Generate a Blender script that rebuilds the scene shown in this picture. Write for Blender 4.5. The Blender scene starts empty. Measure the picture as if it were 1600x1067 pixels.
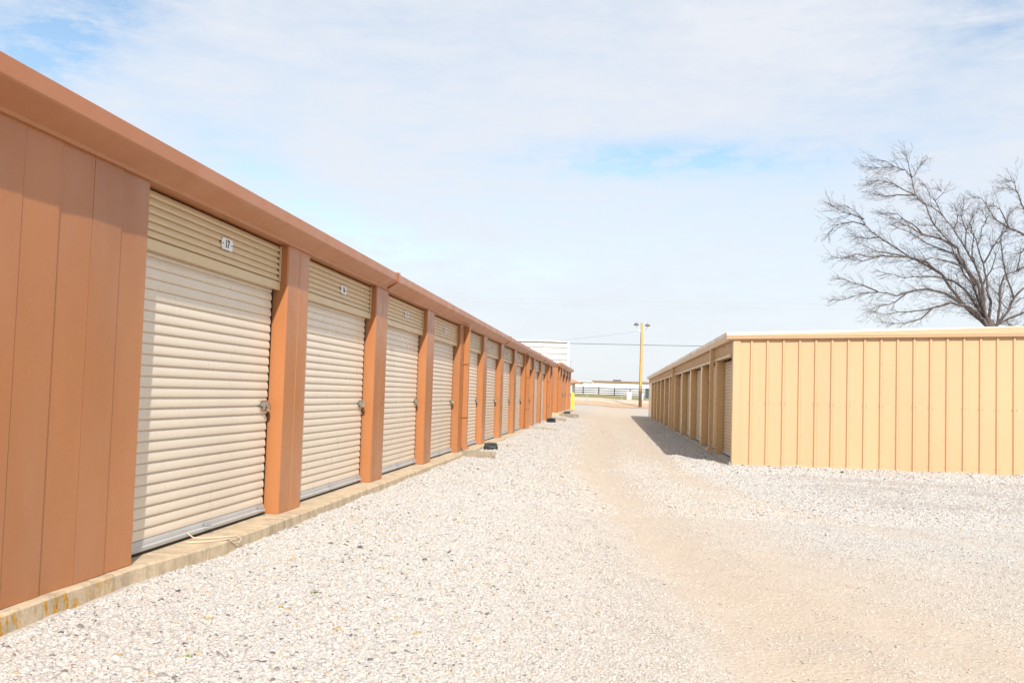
import bpy, bmesh, math, random
import numpy as np
from mathutils import Vector, Matrix

random.seed(7); RNG = np.random.default_rng(11)
scene = bpy.context.scene
COL = scene.collection

# ------------------------------------------------------------------ camera
CAM_Z = 1.26
cam_d = bpy.data.cameras.new("camera"); cam = bpy.data.objects.new("camera", cam_d); COL.objects.link(cam)
fw = Vector((-0.1107, 0.9924, 0.0543)).normalized()
rt = Vector((0.9936, 0.1092, 0.0300)); rt = (rt - fw * rt.dot(fw)).normalized()
up = rt.cross(fw)
cam.matrix_world = Matrix(((rt.x, up.x, -fw.x, 0), (rt.y, up.y, -fw.y, 0), (rt.z, up.z, -fw.z, CAM_Z), (0, 0, 0, 1)))
cam_d.sensor_width = 36; cam_d.lens = 33.75; cam_d.clip_start = .05; cam_d.clip_end = 6000
scene.camera = cam

# ------------------------------------------------------------------ light
EL, PSI = math.radians(39), math.radians(72.5)
sun_dir = Vector((math.cos(PSI) * math.cos(EL), -math.sin(PSI) * math.cos(EL), math.sin(EL)))   # towards the sun
sl = bpy.data.lights.new("sun", 'SUN'); sl.energy = 3.85; sl.angle = math.radians(.6); sl.color = (1, .955, .90)
so = bpy.data.objects.new("sun", sl); COL.objects.link(so); so.rotation_euler = sun_dir.to_track_quat('Z', 'Y').to_euler()
scene.view_settings.view_transform = 'Standard'; scene.view_settings.look = 'None'
scene.view_settings.exposure = 0.50; scene.view_settings.gamma = 1

w = bpy.data.worlds.new("World"); scene.world = w; w.use_nodes = True
nt = w.node_tree; N = nt.nodes; L = nt.links; N.clear()
def nd(t, **kw):
    n = N.new(t)
    for k, v in kw.items(): setattr(n, k, v)
    return n
def mth(op, a, b=None, c=None, clamp=False):
    n = nd('ShaderNodeMath', operation=op); n.use_clamp = clamp
    for i, v in enumerate((a, b, c)):
        if v is None: continue
        if isinstance(v, (int, float)): n.inputs[i].default_value = v
        else: L.new(v, n.inputs[i])
    return n.outputs[0]
out = nd('ShaderNodeOutputWorld'); bg = nd('ShaderNodeBackground')
sky = nd('ShaderNodeTexSky', sky_type='NISHITA'); sky.sun_disc = False
sky.sun_elevation = EL; sky.sun_rotation = math.atan2(sun_dir.x, sun_dir.y)
sky.air_density = 1.0; sky.dust_density = 1.0; sky.ozone_density = 1.5
tc = nd('ShaderNodeTexCoord'); sep = nd('ShaderNodeSeparateXYZ'); L.new(tc.outputs['Generated'], sep.inputs[0])
az = mth('ARCTAN2', sep.outputs[0], sep.outputs[1]); el = mth('ARCSINE', sep.outputs[2])
cmb = nd('ShaderNodeCombineXYZ'); L.new(az, cmb.inputs[0]); L.new(el, cmb.inputs[1])
def noise(sx, sy, sc, det, rough, off=0., dist=0.):
    mp = nd('ShaderNodeMapping'); mp.inputs['Scale'].default_value = (sx, sy, 1); mp.inputs['Location'].default_value = (off, off * .7, off)
    L.new(cmb.outputs[0], mp.inputs[0])
    n = nd('ShaderNodeTexNoise'); n.inputs['Scale'].default_value = sc; n.inputs['Detail'].default_value = det
    n.inputs['Roughness'].default_value = rough; n.inputs['Distortion'].default_value = dist
    L.new(mp.outputs[0], n.inputs[0]); return n.outputs['Fac']
n1 = noise(1, 2.6, 3.2, 8, .55, 3.1, .3); n2 = noise(1, 4.5, 9, 10, .62, 1.7, .4); n3 = noise(1, 2.2, 26, 8, .7, 5.)
def gap(a0, e0, sa, se, amp, tilt=0.):
    da = mth('SUBTRACT', az, math.radians(a0)); de = mth('SUBTRACT', el, math.radians(e0))
    de = mth('SUBTRACT', de, mth('MULTIPLY', da, tilt))
    da = mth('MULTIPLY', da, 1 / math.radians(sa)); de = mth('MULTIPLY', de, 1 / math.radians(se))
    s = mth('ADD', mth('MULTIPLY', da, da), mth('MULTIPLY', de, de))
    return mth('MULTIPLY', mth('EXPONENT', mth('MULTIPLY', s, -1)), amp)
gaps = None
for g in [(4.5, 13.9, 9.5, 1.0, .85), (-33, 17, 4.8, 2.8, .8, .6), (-19, 10.8, 6, 1.3, .38, -.5), (-13.5, 8.6, 3, .8, .45), (20.5, 20.3, 4, 1.8, .3), (-37, 22, 4, 4, .35), (14, 17.5, 5, 1.2, .12), (-6, 7.6, 6, .9, .22), (60, 20, 25, 9, .5), (-75, 25, 25, 9, .5)]:
    v = gap(*g); gaps = v if gaps is None else mth('ADD', gaps, v)
tex = mth('MULTIPLY', gaps, mth('ADD', mth('ADD', mth('MULTIPLY', n2, 2.6), -.35), mth('MULTIPLY', mth('SUBTRACT', n3, .5), 2.6)))
tex = mth('ADD', tex, mth('MULTIPLY', mth('SUBTRACT', n1, .45), .75))
tex = mth('ADD', tex, mth('MULTIPLY', mth('SUBTRACT', n2, .5), .55))
tex = mth('ADD', tex, mth('MULTIPLY', mth('SUBTRACT', n3, .5), .34))
hz = nd('ShaderNodeMapRange'); hz.clamp = True; L.new(el, hz.inputs[0])
hz.inputs[1].default_value = 0; hz.inputs[2].default_value = math.radians(13); hz.inputs[3].default_value = .10; hz.inputs[4].default_value = 1
blue = mth('ADD', mth('MULTIPLY', tex, hz.outputs[0]), .13, clamp=True)
cl = nd('ShaderNodeMix', data_type='RGBA'); L.new(blue, cl.inputs[0])
cl.inputs[6].default_value = (4.8, 5.02, 5.42, 1)          # thin white cloud, in the sky's own units
skm = nd('ShaderNodeMix', data_type='RGBA', blend_type='MULTIPLY'); skm.inputs[0].default_value = 1; skm.inputs[7].default_value = (1.2, 1.2, 1.12, 1)
L.new(sky.outputs[0], skm.inputs[6]); L.new(skm.outputs[2], cl.inputs[7])
L.new(cl.outputs[2], bg.inputs[0]); bg.inputs[1].default_value = .122; L.new(bg.outputs[0], out.inputs[0])

# ------------------------------------------------------------------ helpers
class MB:
    """collects faces of one mesh; several materials allowed"""
    def __init__(s): s.v = []; s.f = []; s.m = []
    def add(s, vs, fs, mi=0):
        b = len(s.v); s.v += [tuple(p) for p in vs]; s.f += [tuple(b + i for i in f) for f in fs]; s.m += [mi] * len(fs)
    def box(s, a, b, mi=0, M=None):
        x0, y0, z0 = a; x1, y1, z1 = b
        vs = [(x0, y0, z0), (x1, y0, z0), (x1, y1, z0), (x0, y1, z0), (x0, y0, z1), (x1, y0, z1), (x1, y1, z1), (x0, y1, z1)]
        if M is not None: vs = [tuple(M @ Vector(p)) for p in vs]
        s.add(vs, [(3, 2, 1, 0), (4, 5, 6, 7), (0, 1, 5, 4), (1, 2, 6, 5), (2, 3, 7, 6), (3, 0, 4, 7)], mi)
    def prism(s, poly, axis, a, b, mi=0, steps=1, caps=True):
        """poly: 2D points (the two other axes in order), extruded along axis from a to b"""
        n = len(poly)
        def pt(p, t):
            if axis == 'x': return (t, p[0], p[1])
            if axis == 'y': return (p[0], t, p[1])
            return (p[0], p[1], t)
        vs = []
        for k in range(steps + 1):
            t = a + (b - a) * k / steps
            vs += [pt(p, t) for p in poly]
        fs = []
        for k in range(steps):
            for i in range(n):
                j = (i + 1) % n; fs.append((k * n + i, k * n + j, (k + 1) * n + j, (k + 1) * n + i))
        if caps: fs += [tuple(range(n))[::-1], tuple(steps * n + i for i in range(n))]
        s.add(vs, fs, mi)
    def tube(s, pts, rad, sides=8, mi=0, cap=True):
        if not hasattr(rad, '__len__'): rad = [rad] * len(pts)
        pts = [Vector(p) for p in pts]; vs = []; ref = None
        for i, p in enumerate(pts):
            t = (pts[min(i + 1, len(pts) - 1)] - pts[max(i - 1, 0)]).normalized()
            if ref is None: ref = Vector((0, 0, 1)) if abs(t.z) < .9 else Vector((1, 0, 0))
            a = (ref - t * ref.dot(t)).normalized(); b = t.cross(a); ref = a
            for k in range(sides):
                q = 2 * math.pi * k / sides; vs.append(p + (a * math.cos(q) + b * math.sin(q)) * rad[i])
        fs = []
        for i in range(len(pts) - 1):
            for k in range(sides):
                j = (k + 1) % sides; fs.append((i * sides + k, i * sides + j, (i + 1) * sides + j, (i + 1) * sides + k))
        if cap: fs += [tuple(range(sides))[::-1], tuple((len(pts) - 1) * sides + k for k in range(sides))]
        s.add(vs, fs, mi)
    def build(s, name, mats, parent=None, smooth=False, bevel=0., fix=True):
        me = bpy.data.meshes.new(name); me.from_pydata(s.v, [], s.f); me.update()
        if not isinstance(mats, (list, tuple)): mats = [mats]
        for m in mats: me.materials.append(m)
        me.polygons.foreach_set('material_index', s.m)
        if fix:
            bm = bmesh.new(); bm.from_mesh(me); bmesh.ops.recalc_face_normals(bm, faces=bm.faces)
            if bevel > 0:
                ed = [e for e in bm.edges if len(e.link_faces) == 2 and e.calc_face_angle(0) > .6]
                bmesh.ops.bevel(bm, geom=ed, offset=bevel, segments=2, affect='EDGES', profile=.6, clamp_overlap=True)
            bm.to_mesh(me); bm.free()
        if smooth:
            me.polygons.foreach_set('use_smooth', [True] * len(me.polygons))
            try: me.set_sharp_from_angle(angle=math.radians(38))
            except Exception: pass
        o = bpy.data.objects.new(name, me); COL.objects.link(o)
        if parent: o.parent = parent
        return o
def tag(o, label=None, cat=None, group=None, kind=None):
    if label: o['label'] = label
    if cat: o['category'] = cat
    if group: o['group'] = group
    if kind: o['kind'] = kind
    return o
def empty(name, loc, rz=0):
    o = bpy.data.objects.new(name, None); COL.objects.link(o); o.location = loc; o.rotation_euler.z = rz; o.empty_display_size = .3; return o
def link_copy(o, parent=None):
    c = o.copy(); COL.objects.link(c); c.parent = parent
    for ch in list(o.children): link_copy(ch, c)
    return c
def text_mesh(s, size):
    """flat letter outlines as a mesh, centred, in the local YZ plane facing +X"""
    cu = bpy.data.curves.new("t", 'FONT'); cu.body = s; cu.size = size; cu.align_x = 'CENTER'; cu.align_y = 'CENTER'; cu.extrude = .0008; cu.resolution_u = 3; cu.offset = .0022
    o = bpy.data.objects.new("t", cu); COL.objects.link(o)
    dg = bpy.context.evaluated_depsgraph_get(); me = bpy.data.meshes.new_from_object(o.evaluated_get(dg))
    vs = [tuple(v.co) for v in me.vertices]; fs = [tuple(p.vertices) for p in me.polygons]
    bpy.data.objects.remove(o); bpy.data.curves.remove(cu); bpy.data.meshes.remove(me)
    return vs, fs

# ------------------------------------------------------------------ materials
class NT:
    def __init__(s, name, rough=.6, metal=0., spec=.5):
        s.m = bpy.data.materials.new(name); s.m.use_nodes = True; s.t = s.m.node_tree
        s.b = s.t.nodes['Principled BSDF']; s.b.inputs['Roughness'].default_value = rough; s.b.inputs['Metallic'].default_value = metal
        s.b.inputs['Specular IOR Level'].default_value = spec
        s.tc = s.t.nodes.new('ShaderNodeTexCoord')
    def n(s, t, **kw):
        x = s.t.nodes.new(t)
        for k, v in kw.items(): setattr(x, k, v)
        return x
    def put(s, i, v):
        if isinstance(v, (int, float)): i.default_value = v
        elif isinstance(v, tuple): i.default_value = v if len(v) != 3 or i.type == 'VECTOR' else (*v, 1)
        else: s.t.links.new(v, i)
    def noise(s, scale, det=4, rough=.55, sc=(1, 1, 1), coord='Object', dist=0., out='Fac'):
        mp = s.n('ShaderNodeMapping'); mp.inputs['Scale'].default_value = sc; s.t.links.new(s.tc.outputs[coord], mp.inputs[0])
        if getattr(s, 'vary', False):
            oi = s.n('ShaderNodeObjectInfo'); va = s.n('ShaderNodeVectorMath', operation='ADD'); s.t.links.new(s.tc.outputs[coord], va.inputs[0])
            sc_ = s.math('MULTIPLY', oi.outputs['Random'], 37.); s.t.links.new(sc_, va.inputs[1]); s.t.links.new(va.outputs[0], mp.inputs[0])
        x = s.n('ShaderNodeTexNoise'); x.inputs['Scale'].default_value = scale; x.inputs['Detail'].default_value = det; x.inputs['Roughness'].default_value = rough; x.inputs['Distortion'].default_value = dist
        s.t.links.new(mp.outputs[0], x.inputs[0]); return x.outputs[out]
    def vor(s, scale, sc=(1, 1, 1), feature='F1', out='Distance', coord='Object', rnd=1., vec=None):
        mp = s.n('ShaderNodeMapping'); mp.inputs['Scale'].default_value = sc; s.t.links.new(vec or s.tc.outputs[coord], mp.inputs[0])
        x = s.n('ShaderNodeTexVoronoi', feature=feature); x.inputs['Scale'].default_value = scale; x.inputs['Randomness'].default_value = rnd
        s.t.links.new(mp.outputs[0], x.inputs[0]); return x.outputs[out]
    def ramp(s, v, pts):
        r = s.n('ShaderNodeValToRGB'); s.put(r.inputs[0], v); e = r.color_ramp.elements
        while len(e) < len(pts): e.new(.5)
        for k, (p, c) in enumerate(pts):
            e[k].position = p; e[k].color = (*c, 1) if isinstance(c, tuple) else (c, c, c, 1)
        return r.outputs[0]
    def mix(s, f, a, b, mode='MIX'):
        x = s.n('ShaderNodeMix', data_type='RGBA', blend_type=mode); s.put(x.inputs[0], f); s.put(x.inputs[6], a); s.put(x.inputs[7], b); return x.outputs[2]
    def math(s, op, a, b=None, clamp=False):
        x = s.n('ShaderNodeMath', operation=op); x.use_clamp = clamp; s.put(x.inputs[0], a)
        if b is not None: s.put(x.inputs[1], b)
        return x.outputs[0]
    def bump(s, h, strength=.3, dist=.01, prev=None):
        x = s.n('ShaderNodeBump'); x.inputs['Strength'].default_value = strength; x.inputs['Distance'].default_value = dist
        s.put(x.inputs['Height'], h)
        if prev is not None: s.t.links.new(prev, x.inputs['Normal'])
        return x.outputs[0]
    def done(s, color, normal=None, rough=None):
        s.put(s.b.inputs['Base Color'], color)
        if normal is not None: s.t.links.new(normal, s.b.inputs['Normal'])
        if rough is not None: s.put(s.b.inputs['Roughness'], rough)
        return s.m

def painted(name, c, rough=.42, var=.10, dirt=.0, oil=.25, spec=.5, dust=(.55, .45, .34), chips=False):
    """factory painted sheet steel: slight tone drift, faint dust, oil-canning"""
    k = NT(name, rough, 0, spec); k.vary = True
    a = k.noise(.8, 3, .5, (1, 1, .35)); f = k.noise(60, 3, .6)
    col = k.mix(1, c, k.ramp(a, [(.3, 1 - var), (.7, 1 + var * .4)]), 'MULTIPLY')
    col = k.mix(1, col, k.ramp(f, [(.3, .96), (.7, 1.03)]), 'MULTIPLY')
    ob = k.n('ShaderNodeObjectInfo').outputs['Random']; col = k.mix(1, col, k.ramp(ob, [(0., .93), (1., 1.03)]), 'MULTIPLY')
    d = k.ramp(k.noise(2.6, 3, .55, (1, 1, .3)), [(.45, 0.), (.8, dirt)])
    col = k.mix(d, col, dust)
    if chips:                                    # paint nicks and faint vertical scuffs
        v = k.vor(1.9, (1, 1, 1)); col = k.mix(k.ramp(v, [(.012, .85), (.02, 0.)]), col, (.75, .68, .60))
        col = k.mix(k.ramp(k.noise(14, 3, .5, (1, 1, .06)), [(.66, 0.), (.78, .22)]), col, (.30, .12, .05))
    wv = k.n('ShaderNodeTexWave'); wv.inputs['Scale'].default_value = .45; wv.inputs['Distortion'].default_value = 1.2; wv.inputs['Detail'].default_value = 0; wv.inputs['Detail Scale'].default_value = .6
    wv.bands_direction = 'DIAGONAL'; k.t.links.new(k.tc.outputs['Object'], wv.inputs[0])
    nb = k.bump(wv.outputs['Fac'], oil * .5, .008)
    rr = k.ramp(k.noise(5, 4, .6), [(.3, rough - .05), (.7, rough + .12)])
    return k.done(col, nb, rr)
M_TERRA = painted('terracotta_paint', (.450, .176, .062), .32, .18, .10, .12, chips=True)
M_GUTTER = painted('gutter_paint', (.445, .168, .064), .32, .08, .10, .10)
M_HOOD_SHADE = painted('header_paint_eave_shade', (.67, .50, .29), .32, .05, .12, .08, dust=(.5, .40, .28))  # yellower than the curtain: eave shade put into the header colour
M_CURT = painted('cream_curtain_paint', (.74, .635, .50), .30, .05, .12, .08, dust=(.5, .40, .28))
M_TAN = painted('tan_paint', (.66, .425, .205), .24, .06, .05, .06)
M_TANW = painted('tan_wall_paint', (.61, .392, .218), .40, .06, .07, .22)
M_TANC = painted('tan_curtain_paint', (.62, .47, .29), .4, .05, .1, .08)
M_TANT = painted('tan_trim_paint', (.56, .385, .225), .25, .04, .05, .05)
M_ROOFL = painted('galvanised_roof', (.55, .55, .54), .35, .05, .1, .1)
def plain(name, c, rough=.6, metal=0., var=.15, scale=8, bump=.1):
    k = NT(name, rough, metal)
    col = k.mix(1, c, k.ramp(k.noise(scale, 5, .6), [(.25, 1 - var), (.75, 1 + var)]), 'MULTIPLY')
    return k.done(col, k.bump(k.noise(scale * 12, 4, .6), bump, .004))
M_BLACK = plain('black_rubber_and_gap_shade', (.012, .012, .012), .7)
M_GALV = plain('galvanised_steel', (.52, .54, .56), .38, .6, .2, 30)
M_BAR = plain('aluminium_bar', (.50, .50, .49), .42, .3, .08, 6, .02)
M_LATCH = plain('zinc_latch', (.42, .40, .36), .35, .8, .3, 60)
M_BRASS = plain('brass_lock', (.62, .52, .34), .3, .8, .1, 40)
M_WHITEP = plain('white_plastic', (.78, .78, .76), .4, 0, .03)
M_INK = plain('black_ink', (.02, .02, .025), .5, 0, .05)
M_BOX = plain('black_plastic', (.018, .022, .026), .42, 0, .3, 20)
M_YEL = plain('yellow_paint', (.84, .78, .02), .45, 0, .08, 10)
M_CORD = plain('rope_fibre', (.62, .52, .38), .8, 0, .2, 80)
M_WIRE = plain('steel_wire', (.30, .31, .32), .5, .5, .1)
M_CABLE = plain('cable_sheath', (.10, .10, .11), .6, 0, .1)
M_WB = painted('white_siding_paint', (.60, .60, .59), .45, .05, .1, .1)
M_WB2 = painted('white_wall_paint', (.82, .82, .80), .5, .04, .04, .1)
M_BROOF = plain('brown_metal_roof', (.30, .20, .12), .5, .1, .1, 2)
M_REDROOF = plain('red_brown_roof', (.48, .27, .18), .6, .0, .1, 2)
M_GREYR = plain('grey_roof', (.42, .42, .42), .6, .0, .1, 2)
M_RAIL = plain('dark_fence_paint', (.045, .055, .07), .6, 0, .2, 5)
M_TRANS = plain('green_cabinet_paint', (.05, .075, .07), .5, 0, .1, 5)
M_LAMPB = plain('lamp_body', (.10, .10, .11), .45, .4, .1)
M_LAMPG = plain('lamp_glass', (.62, .64, .66), .25, 0, .05)

def concrete(name, base=(.55, .425, .28), lichen=True):
    k = NT(name, .85)
    a = k.noise(6, 8, .65); b = k.noise(45, 6, .7)
    col = k.ramp(a, [(.25, tuple(c * .66 for c in base)), (.5, base), (.78, tuple(min(1, c * 1.28) for c in base))])
    col = k.mix(1, col, k.ramp(b, [(.3, .82), (.65, 1.1)]), 'MULTIPLY')
    pit = k.vor(38, rnd=1.)
    col = k.mix(k.ramp(pit, [(.02, .6), (.12, 0.)]), col, (.14, .12, .09))
    st = k.noise(3.2, 5, .6, (1, 6, .6))          # vertical run stains
    col = k.mix(k.ramp(st, [(.52, 0.), (.72, .5)]), col, (.19, .165, .12))
    if lichen:
        sx = k.n('ShaderNodeSeparateXYZ'); k.t.links.new(k.tc.outputs['Object'], sx.inputs[0])
        near = k.n('ShaderNodeMapRange'); near.clamp = True
        k.put(near.inputs[0], sx.outputs[1]); near.inputs[1].default_value = 5.6; near.inputs[2].default_value = 4.6; near.inputs[3].default_value = 0; near.inputs[4].default_value = 1
        top = k.n('ShaderNodeMapRange'); top.clamp = True
        k.put(top.inputs[0], sx.outputs[2]); top.inputs[1].default_value = .178; top.inputs[2].default_value = .170; top.inputs[3].default_value = 0; top.inputs[4].default_value = 1
        lm = k.math('MULTIPLY', k.ramp(k.noise(7, 7, .72, (1, 1.6, .6)), [(.52, 0.), (.56, 1.)]), k.math('MULTIPLY', near.outputs[0], top.outputs[0]))
        lc = k.ramp(k.noise(60, 4, .6), [(.35, (.36, .15, .01)), (.65, (.62, .36, .03))])
        col = k.mix(lm, col, lc)
    return k.done(col, k.bump(b, .5, .006, k.bump(a, .4, .01)))
M_CONC = concrete('weathered_concrete')
M_SPLASH = concrete('stained_concrete', (.33, .27, .20), False)
M_CONC2 = concrete('grey_concrete', (.40, .36, .30), False)

def gravel_ground():
    k = NT('gravel_ground', .92, 0, .2)
    gen = k.tc.outputs['Object']
    at = k.n('ShaderNodeAttribute', attribute_name='dirt'); dirt = at.outputs['Fac']
    at2 = k.n('ShaderNodeAttribute', attribute_name='grey'); grey = at2.outputs['Fac']
    warp = k.n('ShaderNodeMix', data_type='VECTOR')
    # two sizes of chips
    cA = k.vor(34, out='Color'); dA = k.vor(34); cB = k.vor(75, out='Color'); dB = k.vor(75)
    tA = k.ramp(cA, [(.0, (.24, .21, .185)), (.08, (.39, .36, .325)), (.35, (.47, .435, .39)), (.75, (.53, .495, .45)), (1., (.49, .43, .35))])
    tB = k.ramp(cB, [(.0, (.28, .25, .22)), (.12, (.41, .375, .335)), (.5, (.48, .44, .395)), (1., (.53, .49, .445))])
    col = k.mix(k.ramp(k.noise(12, 3, .6), [(.42, 0.), (.6, 1.)]), tA, tB)
    col = k.mix(k.ramp(dA, [(.45, 0.), (.8, .30)]), col, (.26, .225, .19))  # gaps between chips darkened: their shade put into the colour
    n = k.noise(.9, 7, .62); n2 = k.noise(9, 6, .7)
    dm = k.math('ADD', dirt, k.math('MULTIPLY', k.math('SUBTRACT', n, .5), .9))
    dm = k.math('ADD', dm, k.math('MULTIPLY', k.math('SUBTRACT', n2, .5), .55), True)
    dcol = k.ramp(k.noise(160, 5, .75), [(.3, (.475, .37, .265)), (.55, (.55, .448, .342)), (.75, (.57, .487, .395))])
    fine = k.ramp(k.noise(420, 2, .6), [(.3, .85), (.7, 1.1)])
    dcol = k.mix(1, dcol, fine, 'MULTIPLY')
    col = k.mix(k.ramp(dm, [(.15, 0.), (1., .85)]), col, dcol)
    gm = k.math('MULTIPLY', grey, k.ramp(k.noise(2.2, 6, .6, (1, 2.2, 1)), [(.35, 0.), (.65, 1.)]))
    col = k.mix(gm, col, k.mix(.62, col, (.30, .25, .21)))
    hA = k.math('MULTIPLY', dA, -1.0)
    nb = k.bump(hA, .45, .012); nb = k.bump(k.noise(120, 4, .7), .3, .005, nb)
    return k.done(col, nb)
M_GRAV = gravel_ground()

def stone_mat():
    k = NT('limestone_chip', .85, 0, .25)
    a = k.n('ShaderNodeAttribute', attribute_name='tone').outputs['Fac']
    col = k.ramp(a, [(0., (.09, .08, .075)), (.015, (.24, .215, .20)), (.05, (.41, .38, .35)), (.28, (.48, .45, .415)), (.65, (.54, .515, .48)), (.92, (.525, .48, .425)), (.985, (.50, .41, .30)), (1., (.45, .30, .13))])
    du = k.n('ShaderNodeAttribute', attribute_name='dust').outputs['Fac']
    col = k.mix(k.ramp(du, [(.1, 0.), (.8, .55)]), col, (.558, .462, .366))
    col = k.mix(1, col, k.ramp(k.noise(70, 4, .6), [(.3, .88), (.7, 1.06)]), 'MULTIPLY')
    return k.done(col, k.bump(k.noise(150, 4, .65), .35, .003))
M_STONE = stone_mat()

def grassland():
    k = NT('dry_grass_ground', .95, 0, .1)
    a = k.noise(.5, 8, .65, (1, 3, 1)); b = k.noise(9, 6, .7)
    col = k.ramp(a, [(.3, (.17, .17, .06)), (.5, (.27, .235, .11)), (.7, (.36, .29, .16))])
    col = k.mix(1, col, k.ramp(b, [(.3, .75), (.7, 1.15)]), 'MULTIPLY')
    return k.done(col, k.bump(b, .7, .06))
M_GRASS = grassland()
M_FIELD = plain('bare_tan_soil', (.52, .35, .22), .95, 0, .16, .8, .4)
M_ROAD = plain('pale_road', (.56, .465, .34), .9, 0, .08, .7, .3)

def bark():
    k = NT('grey_bark', .9)
    a = k.noise(7, 6, .65, (1, 1, .3))
    col = k.ramp(a, [(.3, (.055, .045, .045)), (.55, (.13, .105, .095)), (.75, (.24, .19, .155))])
    return k.done(col, k.bump(k.noise(25, 5, .7, (1, 1, .2)), .6, .02))
M_BARK = bark()
def poletop():
    k = NT('utility_pole_wood', .85)
    sx = k.n('ShaderNodeSeparateXYZ'); k.t.links.new(k.tc.outputs['Object'], sx.inputs[0])
    col = k.ramp(k.noise(5, 6, .7, (6, 6, .35)), [(.3, (.40, .25, .055)), (.6, (.62, .42, .12)), (.8, (.72, .53, .20))])
    z = k.math('ADD', sx.outputs[2], k.math('MULTIPLY', k.noise(1.5, 3, .6), .8))
    col = k.mix(k.ramp(k.math('DIVIDE', z, 4.2), [(.42, .92), (.62, 0.)]), col, (.085, .038, .018))    # creosote butt
    return k.done(col, k.bump(k.noise(9, 4, .6, (8, 8, .3)), .4, .01))
M_POLE = poletop()

# ------------------------------------------------------------------ terrain
def interp(v, xs, ys): return np.interp(v, xs, ys)
def sstep(t): t = np.clip(t, 0, 1); return t * t * (3 - 2 * t)
def far_rise(y): return interp(y, [88, 95, 100, 110, 125, 900], [0, .40, .69, 1.09, 1.13, 1.13])
def g(x, y):
    a = interp(y, [0, 5, 16, 37, 45, 58, 90], [.075, .085, .125, .215, .32, .35, .40])
    b = interp(y, [0, 60, 90], [0, 0, .25])
    t = sstep((np.asarray(x, float) + 2.7) / 3.2)
    return a * (1 - t) + b * t + far_rise(y)
_ph = RNG.uniform(0, 6.28, (3, 14)); _fr = RNG.uniform(.6, 1, 14)
def bumps(x, y, wl, amp):
    s = 0
    for i in range(14):
        th = _ph[0, i]; k = 6.28 / wl * (.5 + _fr[i])
        s = s + np.sin(k * (x * math.cos(th) + y * math.sin(th)) + _ph[1, i] + 1.3 * np.sin(.37 * k * (x * math.sin(th) - y * math.cos(th)) + _ph[2, i]))
    return s / 14 * amp * 2
def segd(x, y, pts):
    d = np.full(np.shape(x), 1e9)
    for (x0, y0), (x1, y1) in zip(pts[:-1], pts[1:]):
        dx, dy = x1 - x0, y1 - y0; t = np.clip(((x - x0) * dx + (y - y0) * dy) / (dx * dx + dy * dy), 0, 1)
        d = np.minimum(d, np.hypot(x - x0 - t * dx, y - y0 - t * dy))
    return d
T_MID = [(-1.0, 75), (-1.0, 45), (-.6, 30), (-.4, 23), (-.45, 16.6), (-.05, 13.4), (.35, 9.), (.63, 6.9), (.8, 5.4), (.85, 3), (.9, 0)]
T_RT = [(.7, 60), (.85, 24), (1.07, 16.8), (1.6, 13.1), (2.1, 11.1), (2.8, 9.9), (4.2, 9.1), (9, 8)]
T_RB = [(1.05, 16), (1.1, 9), (1.35, 6.2), (1.9, 5.2), (2.6, 4.4), (5, 3)]
def dirt(x, y):
    d = .55 * np.exp(-(segd(x, y, T_MID) / .36) ** 2) + .5 * np.exp(-(segd(x, y, T_RT) / .36) ** 2) + .3 * np.exp(-(segd(x, y, T_RB) / .5) ** 2)
    broad = .54 * np.exp(-((x - (-.1 + .12 * np.clip(14 - y, 0, 14))) / (1.5 + .07 * np.clip(14 - y, 0, 14))) ** 2)
    far = .35 * sstep((y - 11) / 14) * np.exp(-((x + .1) / 1.25) ** 2) + .5 * sstep((y - 34) / 16)
    right = .38 * sstep((x - .4) / 1.2) * sstep((9.5 - y + .25 * (x - 3)) / 2.)
    return np.clip(d + broad + far + right - .10, 0, 1)
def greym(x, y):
    return np.clip(sstep((x - 2.0) / 1.5) * sstep((y - 10.2 - .0 * x) / 1.5) * sstep((20 - y) / 2.) + .5 * sstep((x - .9) / .5) * sstep((y - 16.5) / 2) * sstep((64 - y) / 3), 0, 1)  # second term paints the right row's cast shadow strip into the ground colour
def ground_z(x, y):
    fade = sstep((90 - y) / 20)
    z = g(x, y) + bumps(x, y, 1.7, .012) * fade + bumps(x + 9, y, .45, .006) * fade * sstep((25 - y) / 8)
    dm_ = segd(x, y, T_MID); z = z + (.012 * np.exp(-((dm_ - .55) / .16) ** 2) - .032 * np.exp(-(dm_ / .3) ** 2)) * fade - .02 * np.exp(-(segd(x, y, T_RT) / .3) ** 2) * fade
    z = z + .035 * np.exp(-((y - 18.98) / .22) ** 2) * (x > 2.2) * (.7 + 12 * bumps(x * 1.0, y, .7, .05))
    return z

def gz(x, y): return float(ground_z(np.array([float(x)]), np.array([float(y)]))[0])
def axis(pieces):
    r = []
    for a, b, s in pieces: r += list(np.arange(a, b, s))
    return np.array(r + [pieces[-1][1]])
def grid_mesh(name, xs, ys, zf, mat, attrs=()):
    X, Y = np.meshgrid(xs, ys); Z = zf(X, Y)
    nx, ny = len(xs), len(ys)
    co = np.stack([X.ravel(), Y.ravel(), Z.ravel()], 1)
    i = np.arange(nx * ny).reshape(ny, nx)
    q = np.stack([i[:-1, :-1], i[:-1, 1:], i[1:, 1:], i[1:, :-1]], -1).reshape(-1, 4)
    me = np_mesh(name, co, q.ravel(), np.full(len(q), 4), mat)
    me.polygons.foreach_set('use_smooth', np.ones(len(q), bool))
    for an, fn in attrs:
        a = me.attributes.new(an, 'FLOAT', 'POINT'); a.data.foreach_set('value', fn(X, Y).ravel().astype(np.float32))
    o = bpy.data.objects.new(name, me); COL.objects.link(o); return o
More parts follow.
